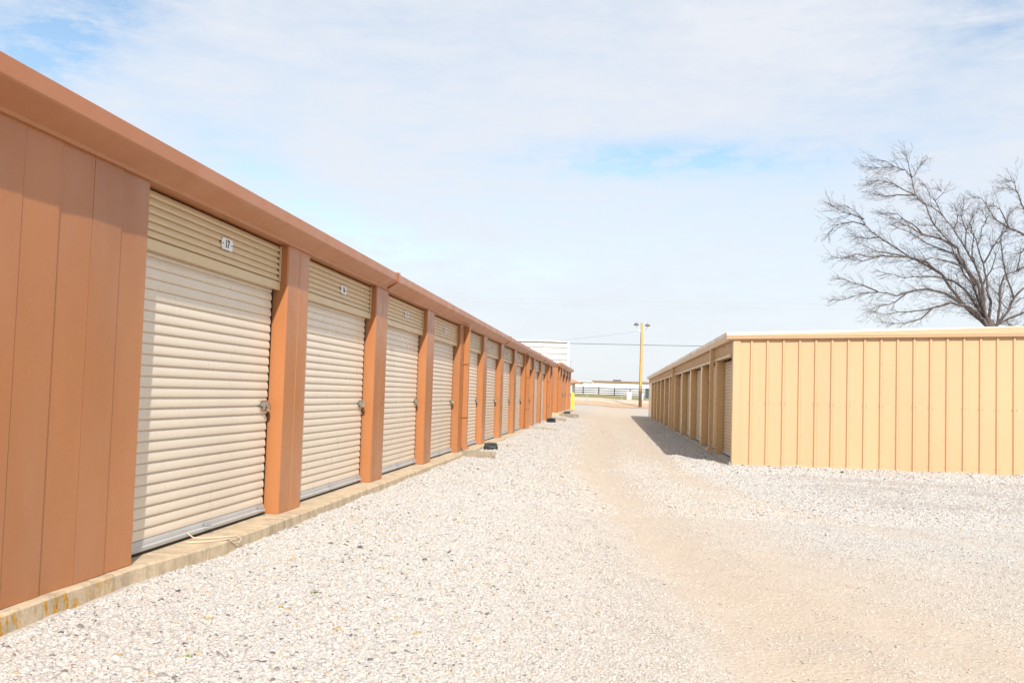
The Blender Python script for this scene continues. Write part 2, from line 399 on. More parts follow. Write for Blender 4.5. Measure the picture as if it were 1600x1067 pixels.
def np_mesh(name, co, loops, counts, mat):
    me = bpy.data.meshes.new(name); me.vertices.add(len(co)); me.vertices.foreach_set('co', co.astype(np.float32).ravel())
    me.loops.add(len(loops)); me.loops.foreach_set('vertex_index', loops.astype(np.int32))
    me.polygons.add(len(counts)); st = np.concatenate([[0], np.cumsum(counts)[:-1]])
    me.polygons.foreach_set('loop_start', st.astype(np.int32)); me.update(calc_edges=True); me.materials.append(mat); me.validate(); return me
gx = axis([(-900, -60, 60), (-60, -12, 4), (-12, -4, .8), (-4, 5, .07), (5, 12, .2), (12, 60, 4), (60, 900, 60)])
gy = axis([(-80, -4, 6), (-4, 2, 1), (2, 14, .07), (14, 24, .16), (24, 60, .6), (60, 130, 1.25), (130, 300, 20), (300, 2400, 300)])
ground = grid_mesh('gravel_ground', gx, gy, ground_z, M_GRAV, (('dirt', dirt), ('grey', greym)))
tag(ground, 'white crushed limestone lane with packed tan wheel tracks between the two storage rows', kind='structure')
fx = axis([(-900, -40, 60), (-40, 40, 2), (40, 900, 60)])
tag(grid_mesh('bare_field', fx, axis([(88.6, 94.6, .5)]), lambda X, Y: ground_z(X, Y) + .02, M_FIELD), kind='structure')
tag(grid_mesh('road', fx, axis([(94.6, 100.6, .5)]), lambda X, Y: ground_z(X, Y) + .025, M_ROAD), kind='structure')
tag(grid_mesh('grass_field', fx, axis([(100.6, 130, 1.), (130, 300, 20), (300, 2400, 300)]), lambda X, Y: ground_z(X, Y) + .02, M_GRASS), kind='structure')

# loose gravel: real chips over the near ground
def stones(name, n, area, size, keep, seed, emb=.35, label=None):
    r = np.random.default_rng(seed)
    y0, y1 = area
    # sample in the wedge the lane offers, denser close by
    u = r.random(n * 3); y = y0 + (y1 - y0) * u ** 1.35
    x = r.uniform(-1, 1, n * 3)
    lo = np.maximum(-2.74, -.9 * y - .6); hi = np.minimum(.47 * y + .9, 40)
    x = lo + (hi - lo) * (x * .5 + .5)
    acc = r.random(n * 3) < keep(x, y)
    ok = acc & ~((x > 2.0) & (y > 19.0)) & ~((x > 2.1) & (y > 18.95))
    x, y = x[ok][:n], y[ok][:n]; n = len(x)
    # irregular chip: 5-gon base ring, 5-gon shoulder, 1 top
    s = size(r, n, x, y); ang0 = r.uniform(0, 6.28, n)
    K = 5; a = ang0[:, None] + (np.arange(K) / K * 6.28)[None] + r.uniform(-.35, .35, (n, K))
    rad = s[:, None] * r.uniform(.65, 1.2, (n, K)); el_ = r.uniform(.55, 1., n)
    ca, sa = np.cos(ang0), np.sin(ang0)
    lx, ly = np.cos(a) * rad, np.sin(a) * rad * el_[:, None]
    h = s * r.uniform(.25, .75, n)
    tx, ty = r.normal(0, .28, n), r.normal(0, .28, n)
    ring0 = np.stack([lx, ly, np.full_like(lx, 0) - emb * h[:, None]], -1)
    sh = r.uniform(.6, .95, (n, K))
    ring1 = np.stack([lx * sh, ly * sh, h[:, None] * r.uniform(.35, .75, (n, K))], -1)
    top = np.stack([r.normal(0, .15, n) * s, r.normal(0, .15, n) * s, h * .8], -1)[:, None]
    V = np.concatenate([ring0, ring1, top], 1)
    V[..., 2] += V[..., 0] * tx[:, None] + V[..., 1] * ty[:, None]
    V[..., 0] += x[:, None]; V[..., 1] += y[:, None]; V[..., 2] += (ground_z(x, y) + .001)[:, None]
    T = []
    for i in range(K):
        j = (i + 1) % K; T += [(i, j, K + j, K + i)]
    quads = np.array(T); tris = np.array([(K + i, K + (i + 1) % K, 2 * K) for i in range(K)])
    base = (np.arange(n) * (2 * K + 1))[:, None, None]
    lp = np.concatenate([(quads[None] + base).reshape(n, -1), (tris[None] + base).reshape(n, -1)], 1).ravel()
    cnt = np.tile(np.array([4] * K + [3] * K), n)
    me = np_mesh(name, V.reshape(-1, 3), lp, cnt, M_STONE)
    at = me.attributes.new('tone', 'FLOAT', 'FACE'); tone = r.random(n)
    at.data.foreach_set('value', np.repeat(tone, 2 * K).astype(np.float32))
    a2 = me.attributes.new('dust', 'FLOAT', 'FACE'); a2.data.foreach_set('value', np.repeat(dirt(x, y), 2 * K).astype(np.float32))
    o = bpy.data.objects.new(name, me); COL.objects.link(o)
    return o
def thin(x, y): return 1 - .75 * np.clip(greym(x, y) * (x > 2) * (.55 + 1.3 * bumps(x * .5, y, 2.2, 1.)), 0, 1)
def keepA(x, y): return np.clip(1.0 - .85 * dirt(x, y) + .22 * bumps(x, y, .9, 1.), .16, 1) * thin(x, y)
gs = stones('gravel', 420000, (3.0, 11.5), lambda r, n, x, y: np.clip(r.lognormal(math.log(.0068), .46, n), .003, .022) * (1.2 - .45 * sstep((x + 1.6) / 2.) - .2 * dirt(x, y)), keepA, 5)
tag(gs, 'loose white and grey limestone chips over the near part of the lane', 'gravel', kind='stuff')
gs2 = stones('gravel', 170000, (10.5, 46), lambda r, n, x, y: np.clip(r.lognormal(math.log(.0100), .42, n), .004, .034) * (1 + .7 * (x > 1.2) * (y > 17)), lambda x, y: np.clip(1.0 - 1.0 * dirt(x, y) + .3 * bumps(x, y, 1.3, 1.) + 1. * sstep((x - 1.05) / .3) * (y > 17), .05, 1) * thin(x, y), 6)
tag(gs2, 'loose limestone chips farther along the lane towards the right hand row', 'gravel', kind='stuff')

# ------------------------------------------------------------------ left storage row
XW = -2.84; SILL = .18; TOP = 2.67
def ribs_profile(z0, z1, pitch, amp, x, groove=.28, seam_every=0):
    """outline of a corrugated curtain: wide rounded crowns, narrow valleys"""
    pts = []; n = int(round((z1 - z0) / pitch)); p = (z1 - z0) / n
    for k in range(n):
        zb = z0 + k * p
        for t, hgt in ((0., -.55), (.055, -.55), (.09, .45), (.15, .88), (.24, 1.), (.42, .96), (.60, .80), (.78, .50), (.93, .22), (.985, .10)):
            pts.append((x + amp * hgt, zb + t * p))
    pts.append((x, z1)); return pts
def curtain(y0, y1, z0, z1, x, pitch, amp, facing=1):
    pts = ribs_profile(z0, z1, pitch, amp * facing, x)
    m = MB(); vs = []; cols = 3
    for k in range(cols + 1):
        yy = y0 + (y1 - y0) * k / cols; vs += [(p[0], yy, p[1]) for p in pts]
    n = len(pts); fs = [(k * n + i, k * n + i + 1, (k + 1) * n + i + 1, (k + 1) * n + i) for k in range(cols) for i in range(n - 1)]
    m.add(vs, fs); bk = x - .02 * facing      # back sheet gives the curtain its thickness
    m.add([(bk, y0, z0), (bk, y1, z0), (bk, y1, z1), (bk, y0, z1)], [(0, 1, 2, 3)])
    return m
def door_parts(parent, s, xw, wdt, z_sill, z_head, hood, ct_mat, hood_mat, number=None, lock='bar', rec=.13):
    """one roll-up door in local coordinates: y from 0 to wdt, wall face at x=0, s=+1 faces +x; origin at the sill"""
    d = -rec * s
    ht = z_head - z_sill; ctop = hood if hood else ht
    fr = MB()                                   # guide strips and back sheet, black: the gap's shade put into the colour
    fr.box((min(d - .035 * s, d - .06 * s), 0.002, .0), (max(d - .035 * s, d - .06 * s), wdt - .002, ht - .01), 0)
    fr.box((min(d - .034 * s, d + .004 * s), wdt - .022, .0), (max(d - .034 * s, d + .004 * s), wdt - .003, ctop), 0)
    fr.box((min(d - .034 * s, d + .004 * s), .003, .0), (max(d - .034 * s, d + .004 * s), .022, ctop), 0)
    fr.build('door_guide_gap_shade', M_BLACK, parent)
    c = curtain(.03, wdt - .045, .084, ctop + (.04 if hood else -.02), d, .0695, .0095, s).build('curtain', ct_mat, parent, smooth=True)
    for zz in (.10 + .0695 * 7.94, .10 + .0695 * 15.94, .10 + .0695 * 22.94):
        if zz < ctop: pass
    bar = MB()                                   # bottom bar with astragal
    pr = [(d, .022), (d + .026 * s, .024), (d + .030 * s, .045), (d + .018 * s, .056), (d + .020 * s, .072), (d + .012 * s, .088), (d, .090)]
    bar.prism(pr, 'y', .026, wdt - .04, 0)
    bar.prism([(d - .01 * s, .001), (d + .014 * s, .001), (d + .018 * s, .022), (d - .01 * s, .022)], 'y', .026, wdt - .04, 1)
    bo = bar.build('bottom_bar', [M_BAR, M_BLACK], parent, smooth=True)
    return c, bo, d
def pull_handle(parent, y, d, s):
    h = MB(); x = d + .031 * s
    h.box((min(x, x + .004 * s), y - .05, .035), (max(x, x + .004 * s), y + .05, .085))
    h.tube([(x, y - .045, .05), (x + .022 * s, y - .035, .05), (x + .03 * s, y, .047), (x + .022 * s, y + .035, .05), (x, y + .045, .05)], .005, 6)
    for q in (-.035, .035): h.tube([(x, y + q, .072), (x + .009 * s, y + q, .072)], .006, 6)
    return h.build('pull_handle', M_GALV, parent)
def latch(parent, wdt, d, s, lock):
    h = MB(); x = d + .017 * s; y1 = wdt - .05; z = 1.094 - SILL + .012 * math.sin(parent.location.y * 5.1)
    B = lambda a, b, mi=0: h.box((min(a[0], b[0]), a[1], a[2]), (max(a[0], b[0]), b[1], b[2]), mi)
    B((x, y1 - .16, z - .045), (x + .004 * s, y1, z + .045))                       # back plate
    B((x + .004 * s, y1 - .17, z - .006), (x + .018 * s, y1 + .02, z + .014))      # slide bolt
    B((x + .018 * s, y1 - .15, z - .03), (x + .030 * s, y1 - .13, z + .03))        # finger tab
    for q in (-.12, -.04):
        B((x + .004 * s, y1 + q - .012, z - .022), (x + .024 * s, y1 + q + .012, z + .03))
    if lock:                                                                        # round disc padlock
        h.tube([(x + .02 * s, y1 - .055, z - .014), (x + .048 * s, y1 - .055, z - .014)], .026, 16, 1)
        h.tube([(x + .034 * s, y1 - .08, z + .01), (x + .034 * s, y1 - .078, z + .04), (x + .034 * s, y1 - .055, z + .05), (x + .034 * s, y1 - .033, z + .04), (x + .034 * s, y1 - .03, z + .01)], .005, 6, 1)
    else:
        B((x + .018 * s, y1 - .06, z - .05), (x + .034 * s, y1 - .03, z + .0), 1)
    return h.build('latch', [M_LATCH, M_BRASS], parent)
def plate(parent, y, z, x, num):
    h = MB()
    # small plastic plate with notched corners
    W2, H2, q = .098, .042, .012
    poly = [(y - W2 + q, z - H2), (y + W2 - q, z - H2), (y + W2 - q, z - H2 + q), (y + W2, z - H2 + q), (y + W2, z + H2 - q), (y + W2 - q, z + H2 - q), (y + W2 - q, z + H2), (y - W2 + q, z + H2), (y - W2 + q, z + H2 - q), (y - W2, z + H2 - q), (y - W2, z - H2 + q), (y - W2 + q, z - H2 + q)]
    h.prism(poly, 'x', x, x + .006, 0)
    for sy in (-1, 1): h.tube([(x + .004, y + sy * (W2 - .018), z), (x + .010, y + sy * (W2 - .018), z)], .005, 6, 1)
    vs, fs = text_mesh(num, .078)
    h.add([(x + .0075 + v[2], y + v[0], z + v[1]) for v in vs], fs, 1)
    return h.build('number_plate', [M_WHITEP, M_INK], parent, fix=False)

def seam_wall_profile(y0, y1, pitch, x, back, off=0., gw=.0032, gd=.014):
    """plan outline of flat panels with narrow V joints; faces +x"""
    pts = [(x, y0)]; y = y1 - off
    ys = []
    while y > y0 + .02: ys.append(y); y -= pitch
    for q in sorted(ys):
        if q < y1 - .01: pts += [(x, q - gw), (x - gd, q), (x, q + gw)]
    pts += [(x, y1), (back, y1), (back, y0)]
    rr = random.Random(4); k = 0; res = []
    for i, p in enumerate(pts[:-3]):                 # each panel sits at its own slight angle
        if i % 3 == 0: a0 = rr.uniform(.0, .010)
        if i % 3 == 1 and i > 0: a0 = rr.uniform(0, .005)
        res.append((p[0] - (a0 if i % 3 in (0,) else 0.), p[1]))
    return res + pts[-3:]

def left_row(name, label, X, y_list, ystart, yend, sill, top, near_wall, numbers, ds_at, brackets, handles=True, end_y=None, xo=0.):
    root = empty(name, (0, 0, 0)); tag(root, label, 'storage building', 'rows of roll-up storage units')
    hd = top - .195                                # soffit height
    # ---- walls
    m = MB()
    if near_wall: m.prism(seam_wall_profile(ystart, near_wall, .305, X, X - .2), 'z', sill + .004, hd + .02, 0)
    m.box((X - .26, ystart, sill + .004), (X - .2, yend, hd + .02))          # back-up wall behind the doors
    m.box((X - 6.0, ystart, sill - .2), (X - 5.9, yend, hd))
    m.box((X - 5.9, yend - .06, sill - .2), (X - .262, yend - .003, hd))
    m.box((X - 5.9, ystart + .003, sill - .2), (X - .262, ystart + .06, hd))
    m.build('wall', M_TERRA, root)
    # ---- foundation with its slightly heaved front edge
    f = MB(); vs = []; ys = [ystart] + [a for a in np.arange(3.6, 8, .15) if a > ystart] + [y for y in np.arange(8.3, 60, .6) if ystart < y < yend] + [yend + .05]
    for y in ys:
        lip = .055 + (.10 * float(sstep(np.array((y - 5.35) / 1.0))) if near_wall else .12) + float(bumps(np.array([y * 1.0]), np.array([3.]), .9, .006)[0])
        zt = sill + float(bumps(np.array([y * 1.0]), np.array([9.]), 1.3, .002)[0]); zb = gz(-2.6, y) - .25
        vs += [(X - .3, y, zb), (X - .3, y, zt), (X + lip - .012, y, zt), (X + lip, y, zt - .012), (X + lip + .012, y, zb)]
    n = len(ys); fs = [(k * 5 + i, k * 5 + (i + 1) % 5, (k + 1) * 5 + (i + 1) % 5, (k + 1) * 5 + i) for k in range(n - 1) for i in range(5)]
    fs += [(0, 1, 2, 3, 4), tuple((n - 1) * 5 + i for i in (4, 3, 2, 1, 0))]
    f.add(vs, fs); f.build('foundation', M_CONC, root)
    # ---- roof and gutter
    r = MB(); r.prism([(X - 6.1, top - .02), (X - 3.0, top + .07), (X + .05, top - .045), (X + .05, top - .075), (X - 3.0, top + .03), (X - 6.1, top - .06)], 'y', ystart - .03, yend + .03, 0)
    r.build('roof', M_ROOFL, root)
    gt = MB(); G = [(X - .01, top - .04), (X + .145, top), (X + .165, top - .004), (X + .165, top - .092), (X + .158, top - .102), (X + .03, top - .178), (X + .02, top - .196), (X - .27, top - .196), (X - .27, top - .165), (X - .01, top - .165)]
    gt.prism(G, 'y', ystart - .05, yend + .05, 0)
    gt.build('gutter', M_GUTTER, root, bevel=.003)
    for yb in brackets:
        b = MB(); b.prism([(X + .02, top + .004), (X + .15, top + .016), (X + .176, top + .012), (X + .176, top - .100), (X + .044, top - .192), (X + .034, top - .186), (X + .168, top - .094), (X + .168, top + .001), (X + .145, top + .005), (X + .02, top - .02)], 'y', yb, yb + .06)
        b.box((X + .15, yb + .055, top - .11), (X + .172, yb + .13, top - .098))
        b.build('gutter_bracket', M_GUTTER, root)
    # ---- pillars
    pw = .57
    def pillar(y, wd=pw):
        p = MB(); c = y + wd * .52
        p.prism([(X - .198, y), (X - .012, y), (X, y + .012), (X, c - .007), (X - .007, c), (X, c + .007), (X, y + wd - .012), (X - .012, y + wd), (X - .198, y + wd)], 'z', sill + .004, hd + .004)
        return p.build('pillar', M_TERRA, root, bevel=.0)
    for y in y_list: pillar(y)
    # ---- downspouts
    for y in ds_at:
        dm = MB(); yy = y + .40; x0 = X + .002
        dm.box((x0, yy, sill + .16), (x0 + .095, yy + .105, hd - .002))
        dm.prism([(x0, sill + .16), (x0 + .095, sill + .16), (x0 + .135, sill + .05), (x0 + .06, sill + .03), (x0, sill + .08)], 'y', yy, yy + .105)
        dob = dm.build('downspout', M_TERRA, root, bevel=.004)
        for zz in (sill + .62, sill + 1.6):
            sm = MB(); sm.box((x0, yy - .02, zz), (x0 + .10, yy + .125, zz + .03)); sm.build('strap', M_TERRA, dob)
    # ---- doors
    prev = near_wall if near_wall else y_list[0] + pw; ends = y_list if near_wall else y_list[1:]
    for i, y1 in enumerate(ends):
        y0 = prev; prev = y1 + pw; wdt = y1 - y0
        d = empty('roll_up_door', (X, y0, sill)); d.parent = root
        num = numbers[i] if i < len(numbers) else None
        hz0 = 2.085 - SILL
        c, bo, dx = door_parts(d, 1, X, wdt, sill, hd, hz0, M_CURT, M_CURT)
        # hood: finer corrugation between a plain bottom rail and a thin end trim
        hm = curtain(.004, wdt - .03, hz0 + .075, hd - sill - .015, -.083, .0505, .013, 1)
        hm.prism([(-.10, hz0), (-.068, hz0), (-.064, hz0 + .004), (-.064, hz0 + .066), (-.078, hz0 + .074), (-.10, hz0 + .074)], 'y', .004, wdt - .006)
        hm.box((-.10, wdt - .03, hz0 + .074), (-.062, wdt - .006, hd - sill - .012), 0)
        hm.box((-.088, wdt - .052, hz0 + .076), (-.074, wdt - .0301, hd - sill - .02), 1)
        hm.build('header_panel', [M_HOOD_SHADE, M_BLACK], d, smooth=True)
        if num:
            plate(d, wdt * .535 + .004 * ((i * 7) % 5), 2.30 - SILL, -.069, num)
        if i < 9 or not near_wall:
            latch(d, wdt, dx, 1, lock=(i % 2 == 1 or i == 3))
        if i < 5 and near_wall:
            pull_handle(d, wdt * .52, dx, 1); pull_handle(d, wdt - .14, dx, 1)
    return root
P = [7.95 + 3.05 * k for k in range(12)]
left_row('storage_building', 'long terracotta storage row with cream roll-up doors and numbered headers on the left', XW, P, -5., 42.1, SILL, TOP, 5.47,
         [str(17 - k) for k in range(10)], [P[3], P[7], P[10]], [11.35, 23.7, 35.9])
P2 = [44.8 + .0, 48.2, 51.25, 54.3, 57.0]
left_row('storage_building', 'short terracotta storage row standing higher beyond the end of the long one', -2.80, P2, 44.8, 57.6, .44, 2.80, None, [], [P2[0]], [50.])

# ------------------------------------------------------------------ right storage row (rotated a touch)
RZ = math.atan(.006)
R = empty('storage_building', (2.228, 19.09, 0), RZ)
tag(R, 'long tan storage row on the right with ribbed end wall and recessed doors in shade', 'storage building', 'rows of roll-up storage units')
LEN = 42.6; WID = 12.4; EAVE = 2.44; SL = .034
def zr(x): return EAVE + SL * min(x, WID - x)         # underside of the rake trim
# end wall: sheet with trapezoid ribs every 305 mm, faces -y
m = MB(); prof = [(0., 0.)]; x = .345
xs_r = []
while x < WID - .1: xs_r.append(x); x += .305
for q in xs_r: prof += [(q - .034, 0), (q - .016, -.032), (q + .016, -.032), (q + .034, 0)]
prof += [(WID, 0)]
n = len(prof); vs = []
for (px, py) in prof: vs += [(px, py, -.04), (px, py, 1.2), (px, py, zr(px) + .05)]
fs = []
for i in range(n - 1):
    for k in (0, 1): fs.append((i * 3 + k, (i + 1) * 3 + k, (i + 1) * 3 + k + 1, i * 3 + k + 1))
m.add(vs, fs)
for i, q in enumerate(xs_r):                          # screw heads beside the ribs
    for zz in (.10, 1.22, 1.24 if i % 3 else .62):
        for dx in (-.045, .045):
            m.tube([(q + dx, -.001, zz), (q + dx, -.006, zz)], .0075, 6, 1)
    if i % 3 == 2:
        for zz in (.35, .62, .9, 1.1, 1.5, 1.8, 2.05): m.tube([(q, -.031, zz), (q, -.038, zz)], .0075, 6, 1)
m.build('end_wall', [M_TANW, M_LATCH], R, fix=False)
m = MB(); m.prism([(-.004, -.034), (.13, -.034), (.13, -.028), (.118, -.004), (.004, -.004), (-.004, .06)], 'z', -.03, EAVE + .02)
m.box((-.012, -.02, -.03), (-.0035, .12, EAVE + .02))
m.build('corner_trim', M_TANW, R)
# rake trim along the gable, gutter along the eave
m = MB(); vs = []
for px in (-.145, WID / 2, WID + .145):
    b = zr(max(0, min(px, WID))); tt = .135 + .012 * min(max(px, 0), WID - max(px, 0))
    vs += [(px, -.03, b), (px, -.085, b + .008), (px, -.098, b + .075), (px, -.075, b + .083), (px, -.06, b + tt), (px, .0, b + tt + .01), (px, .02, b + tt - .02), (px, .02, b)]
fs = [(k * 8 + i, k * 8 + (i + 1) % 8, (k + 1) * 8 + (i + 1) % 8, (k + 1) * 8 + i) for k in range(2) for i in range(8)] + [tuple(range(8))[::-1], tuple(16 + i for i in range(8))]
m.add(vs, fs); m.build('rake_trim', M_TANT, R)
m = MB(); m.prism([(0, EAVE + .11), (-.14, EAVE + .145), (-.155, EAVE + .14), (-.155, EAVE + .065), (-.145, EAVE + .055), (-.09, EAVE - .015), (-.08, EAVE - .022), (0, EAVE - .022)], 'y', -.03, LEN + .05)
m.build('gutter', M_TANT, R, bevel=.003)
for yb in (8.6, 20.8, 33.): m = MB(); m.box((-.165, yb, EAVE + .05), (-.1, yb + .05, EAVE + .158)); m.build('gutter_bracket', M_TANT, R)
m = MB(); m.add([(-.12, .0, EAVE + .13), (WID / 2, .0, EAVE + .13 + SL * WID / 2 + .09), (WID + .12, .0, EAVE + .13), (WID + .12, LEN, EAVE + .13), (WID / 2, LEN, EAVE + .13 + SL * WID / 2 + .09), (-.12, LEN, EAVE + .13)], [(0, 1, 4, 5), (1, 2, 3, 4)])
m.build('roof', M_ROOFL, R)
# rear and far walls
m = MB(); m.box((WID - .06, .01, -.1), (WID, LEN, EAVE + .02)); m.box((.06, LEN - .06, -.1), (WID - .062, LEN, EAVE + .02)); m.box((.30, .02, -.05), (.36, LEN - .062, EAVE)); m.build('wall', M_TAN, R)
# foundation
m = MB(); m.prism([(-.06, -.1), (-.052, .055), (-.04, .066), (.36, .066), (.36, -.1)], 'y', .002, LEN); m.build('foundation', M_CONC2, R)
# header above the doors: ribbed panels with a drip trim
HD = 2.13
m = MB(); prof = []; y = .13
while y < LEN - .2: prof += [(.014, y), (.014, y + .10), (-.016, y + .11), (-.016, y + .145), (.014, y + .155)]; y += .2035
prof += [(.012, LEN - .1), (.05, LEN - .1), (.05, .13)]
m.prism(prof, 'z', HD + .02, EAVE - .024); m.build('header_panel', M_TAN, R)
m = MB(); m.prism([(.06, HD - .005), (-.040, HD - .005), (-.045, HD), (-.045, HD + .034), (-.008, HD + .048), (.06, HD + .048)], 'y', .125, LEN - .1); m.build('drip_trim', M_TANT, R)
# pillars and doors
PR = [2.86 + 3.56 * k for k in range(11)]; pw = .38
prev = .16
PR[-1] = 38.4
for i, y in enumerate(PR):
    wd = pw if i < 10 else LEN - y - .05
    p = MB(); p.prism([(.25, y), (.03, y), (-.006, y), (-.006, y + wd), (.25, y + wd)], 'z', .067, HD - .006); p.build('pillar', M_TAN, R, bevel=.006)
    d = empty('roll_up_door', (0, prev, .066)); d.parent = R
    c, bo, dx = door_parts(d, -1, 0, y - prev, .066, HD, None, M_TANC, M_TANC, rec=.17)
    latch_on = i in (0, 1)
    prev = y + wd
for y in (PR[0] + .42, PR[4] + .30):
    dm = MB(); dm.box((-.12, y, .22), (-.031, y + .10, EAVE - .023)); dm.prism([(-.031, .22), (-.12, .22), (-.17, .10), (-.11, .075), (-.031, .13)], 'y', y, y + .10)
    dm.build('downspout', M_TAN, R, bevel=.004)

# ------------------------------------------------------------------ small things along the left kerb
def splash(x, y, ln, rz, label, wd=.24, mat=None):
    m = MB(); h = .12
    pr = [(-wd / 2, 0), (-wd / 2, h), (-wd / 2 + .035, h), (-wd / 2 + .06, h * .45), (wd / 2 - .06, h * .45), (wd / 2 - .035, h), (wd / 2, h), (wd / 2, 0)]
    m.prism(pr, 'x', 0, ln, steps=4)
    o = m.build('splash_block', M_SPLASH, None, bevel=.006); o.location = (x, y, gz(x, y) - .012); o.rotation_euler.z = rz
    tag(o, label, 'splash block', 'concrete splash blocks under the downspouts'); return o
splash(-2.68, 16.95, .56, -.30, 'weathered concrete splash block lying in front of the first downspout', .20)
splash(-2.62, 38.9, .55, -.12, 'grey splash block nearly buried in gravel beside the middle black box', .22)
splash(-2.58, 44.0, .85, -.35, 'concrete splash block at the joint between the two terracotta rows', .3)
def bait(x, y, sc, rz, label):
    root = empty('bait_station', (x, y, gz(x, y)), rz); root.scale = (sc,) * 3
    tag(root, label, 'bait box', 'black bait boxes beside the left kerb')
    m = MB(); pr = [(-.125, 0), (-.13, .05), (-.11, .085), (.11, .085), (.13, .05), (.125, 0)]
    m.prism(pr, 'y', -.085, .085); m.box((-.06, -.12, 0), (.09, -.086, .06)); b = m.build('base', M_BOX, root, bevel=.008)
    m = MB(); m.prism([(-.122, .087), (-.105, .118), (-.03, .132), (.10, .128), (.122, .087)], 'y', -.095, .095); m.build('lid', M_BOX, root, bevel=.008)
    m = MB(); m.tube([(-.132, 0, .04), (-.10, 0, .04)], .026, 12); m.build('entry_hole', M_BLACK, root)
bait(-2.50, 19.15, 1.05, .25, 'black bait box on the gravel nearest the camera, past the first downspout')
bait(-2.52, 37.0, 1.25, -.2, 'black bait box midway along the kerb by the third downspout')
bait(-2.45, 47.4, 1.25, .1, 'small black bait box farthest away, beside the short terracotta row')
# cord loop on the kerb
m = MB()
m.tube([(-2.94, 6.42, .235), (-2.90, 6.44, .20), (-2.84, 6.50, .190), (-2.76, 6.58, .190), (-2.69, 6.68, .188), (-2.665, 6.72, .165), (-2.665, 6.68, .14), (-2.675, 6.60, .15), (-2.685, 6.53, .188), (-2.75, 6.40, .188), (-2.82, 6.33, .188), (-2.88, 6.30, .187)], .0045, 6)
tag(m.build('cord', M_CORD, None, smooth=True), 'thin pale cord looping over the kerb under door 17', 'cord')
# yellow bollards
for k, (x, y, h, lab) in enumerate([(-3.02, 60.0, 1.18, 'yellow steel bollard standing closer to the terracotta end wall'), (-2.80, 60.4, 1.10, 'yellow steel bollard on the lane side of its twin')]):
    r = empty('bollard', (x, y, gz(x, y))); tag(r, lab, 'bollard', 'yellow bollards past the left row')
    m = MB(); m.tube([(0, 0, -.05), (0, 0, h - .05), (0, 0, h - .02), (0, 0, h)], [.095, .095, .075, .02], 14); m.build('post', M_YEL, r, smooth=True)
    m = MB(); m.tube([(0, 0, -.02), (0, 0, .03)], .16, 12); m.build('footing', M_CONC2, r)
# weeds: thin dry clumps and a few green sprigs
M_WEED = plain('dry_weed', (.42, .34, .16), .9, 0, .3, 30); M_SPRIG = plain('green_sprig', (.20, .27, .05), .8, 0, .3, 30)
def weed(x, y, r, n, h, mat, label, sx=1.):
    m = MB()
    for _ in range(n):
        a = random.uniform(0, 6.28); q = random.random() ** .7 * r; px, py = math.cos(a) * q * sx, math.sin(a) * q
        b = random.uniform(0, 6.28); hh = h * random.uniform(.4, 1); lean = hh * random.uniform(.2, .9); wv = .003 + .002 * random.random()
        z0 = gz(x + px, y + py) - gz(x, y)
        c, s_ = math.cos(b), math.sin(b)
        m.add([(px - s_ * wv, py + c * wv, z0), (px + s_ * wv, py - c * wv, z0), (px + c * lean * .5 + s_ * wv * .8, py + s_ * lean * .5 - c * wv * .8, z0 + hh * .7), (px + c * lean * .5 - s_ * wv * .8, py + s_ * lean * .5 + c * wv * .8, z0 + hh * .7), (px + c * lean, py + s_ * lean, z0 + hh)], [(0, 1, 2, 3), (3, 2, 4)])
    o = m.build('weed_clump', mat, None, fix=False); o.location = (x, y, gz(x, y)); tag(o, label, 'weeds', 'weeds growing in the gravel'); return o
weed(-2.3, 30.4, .35, 220, .07, M_WEED, 'yellowish dry weed strip in gravel by the second downspout', 1.6)
weed(-2.35, 20.6, .28, 90, .05, M_WEED, 'faint straw coloured weeds in gravel just past the nearest black box', 1.4)
weed(-1.83, 4.05, .02, 12, .03, M_SPRIG, 'tiny green sprig in gravel nearest the bottom edge')
weed(-2.05, 4.75, .035, 16, .03, M_WEED, 'pale yellow-green sprig at the lower left, between kerb and camera')
weed(-1.72, 5.45, .02, 10, .025, M_SPRIG, 'tiny green sprig in gravel level with the wall end')
# ------------------------------------------------------------------ utility pole with two lamps
up_ = empty('utility_pole', (2.09, 90, gz(2.09, 90))); tag(up_, 'yellow-brown wooden utility pole with dark base and two lamps on curved arms', 'utility pole')
m = MB(); m.tube([(0, 0, -.3), (0, 0, 2.), (.01, 0, 5), (0, 0, 7.85)], [.155, .145, .125, .105], 14); m.build('pole', M_POLE, up_, smooth=True)
for s in (-1, 1):
    ar = MB(); ar.tube([(s * .1, -.02, 7.12 ), (s * .25, -.02, 7.12), (s * .40, -.03, 7.22), (s * .50, -.04, 7.42), (s * .52, -.05, 7.6)], .028, 8)
    arm = ar.build('lamp_arm', M_GALV, up_, smooth=True)
    lm = MB(); zc = 7.68 if s < 0 else 7.62
    lm.tube([(s * .52, -.05, zc + .20), (s * .52, -.05, zc + .10), (s * .52, -.05, zc + .06), (s * .52, -.05, zc - .04), (s * .52, -.05, zc - .08)], [.03, .06, .20, .24, .19], 14)
    lo = lm.build('lamp_head', M_LAMPB, up_, smooth=True)
    gl = MB(); gl.tube([(s * .52, -.05, zc - .081), (s * .52, -.05, zc - .13)], [.18, .12], 14); gl.build('lamp_glass', M_LAMPG, lo, smooth=True)
m = MB(); m.box((-.16, -.20, .9), (.05, -.14, 1.25)); m.build('meter_box', M_LAMPB, up_)
m = MB(); m.tube([(-.12, -.13, .0), (-.11, -.13, 3.2), (-.10, -.12, 6.9)], .018, 6); m.build('conduit', M_LAMPB, up_)

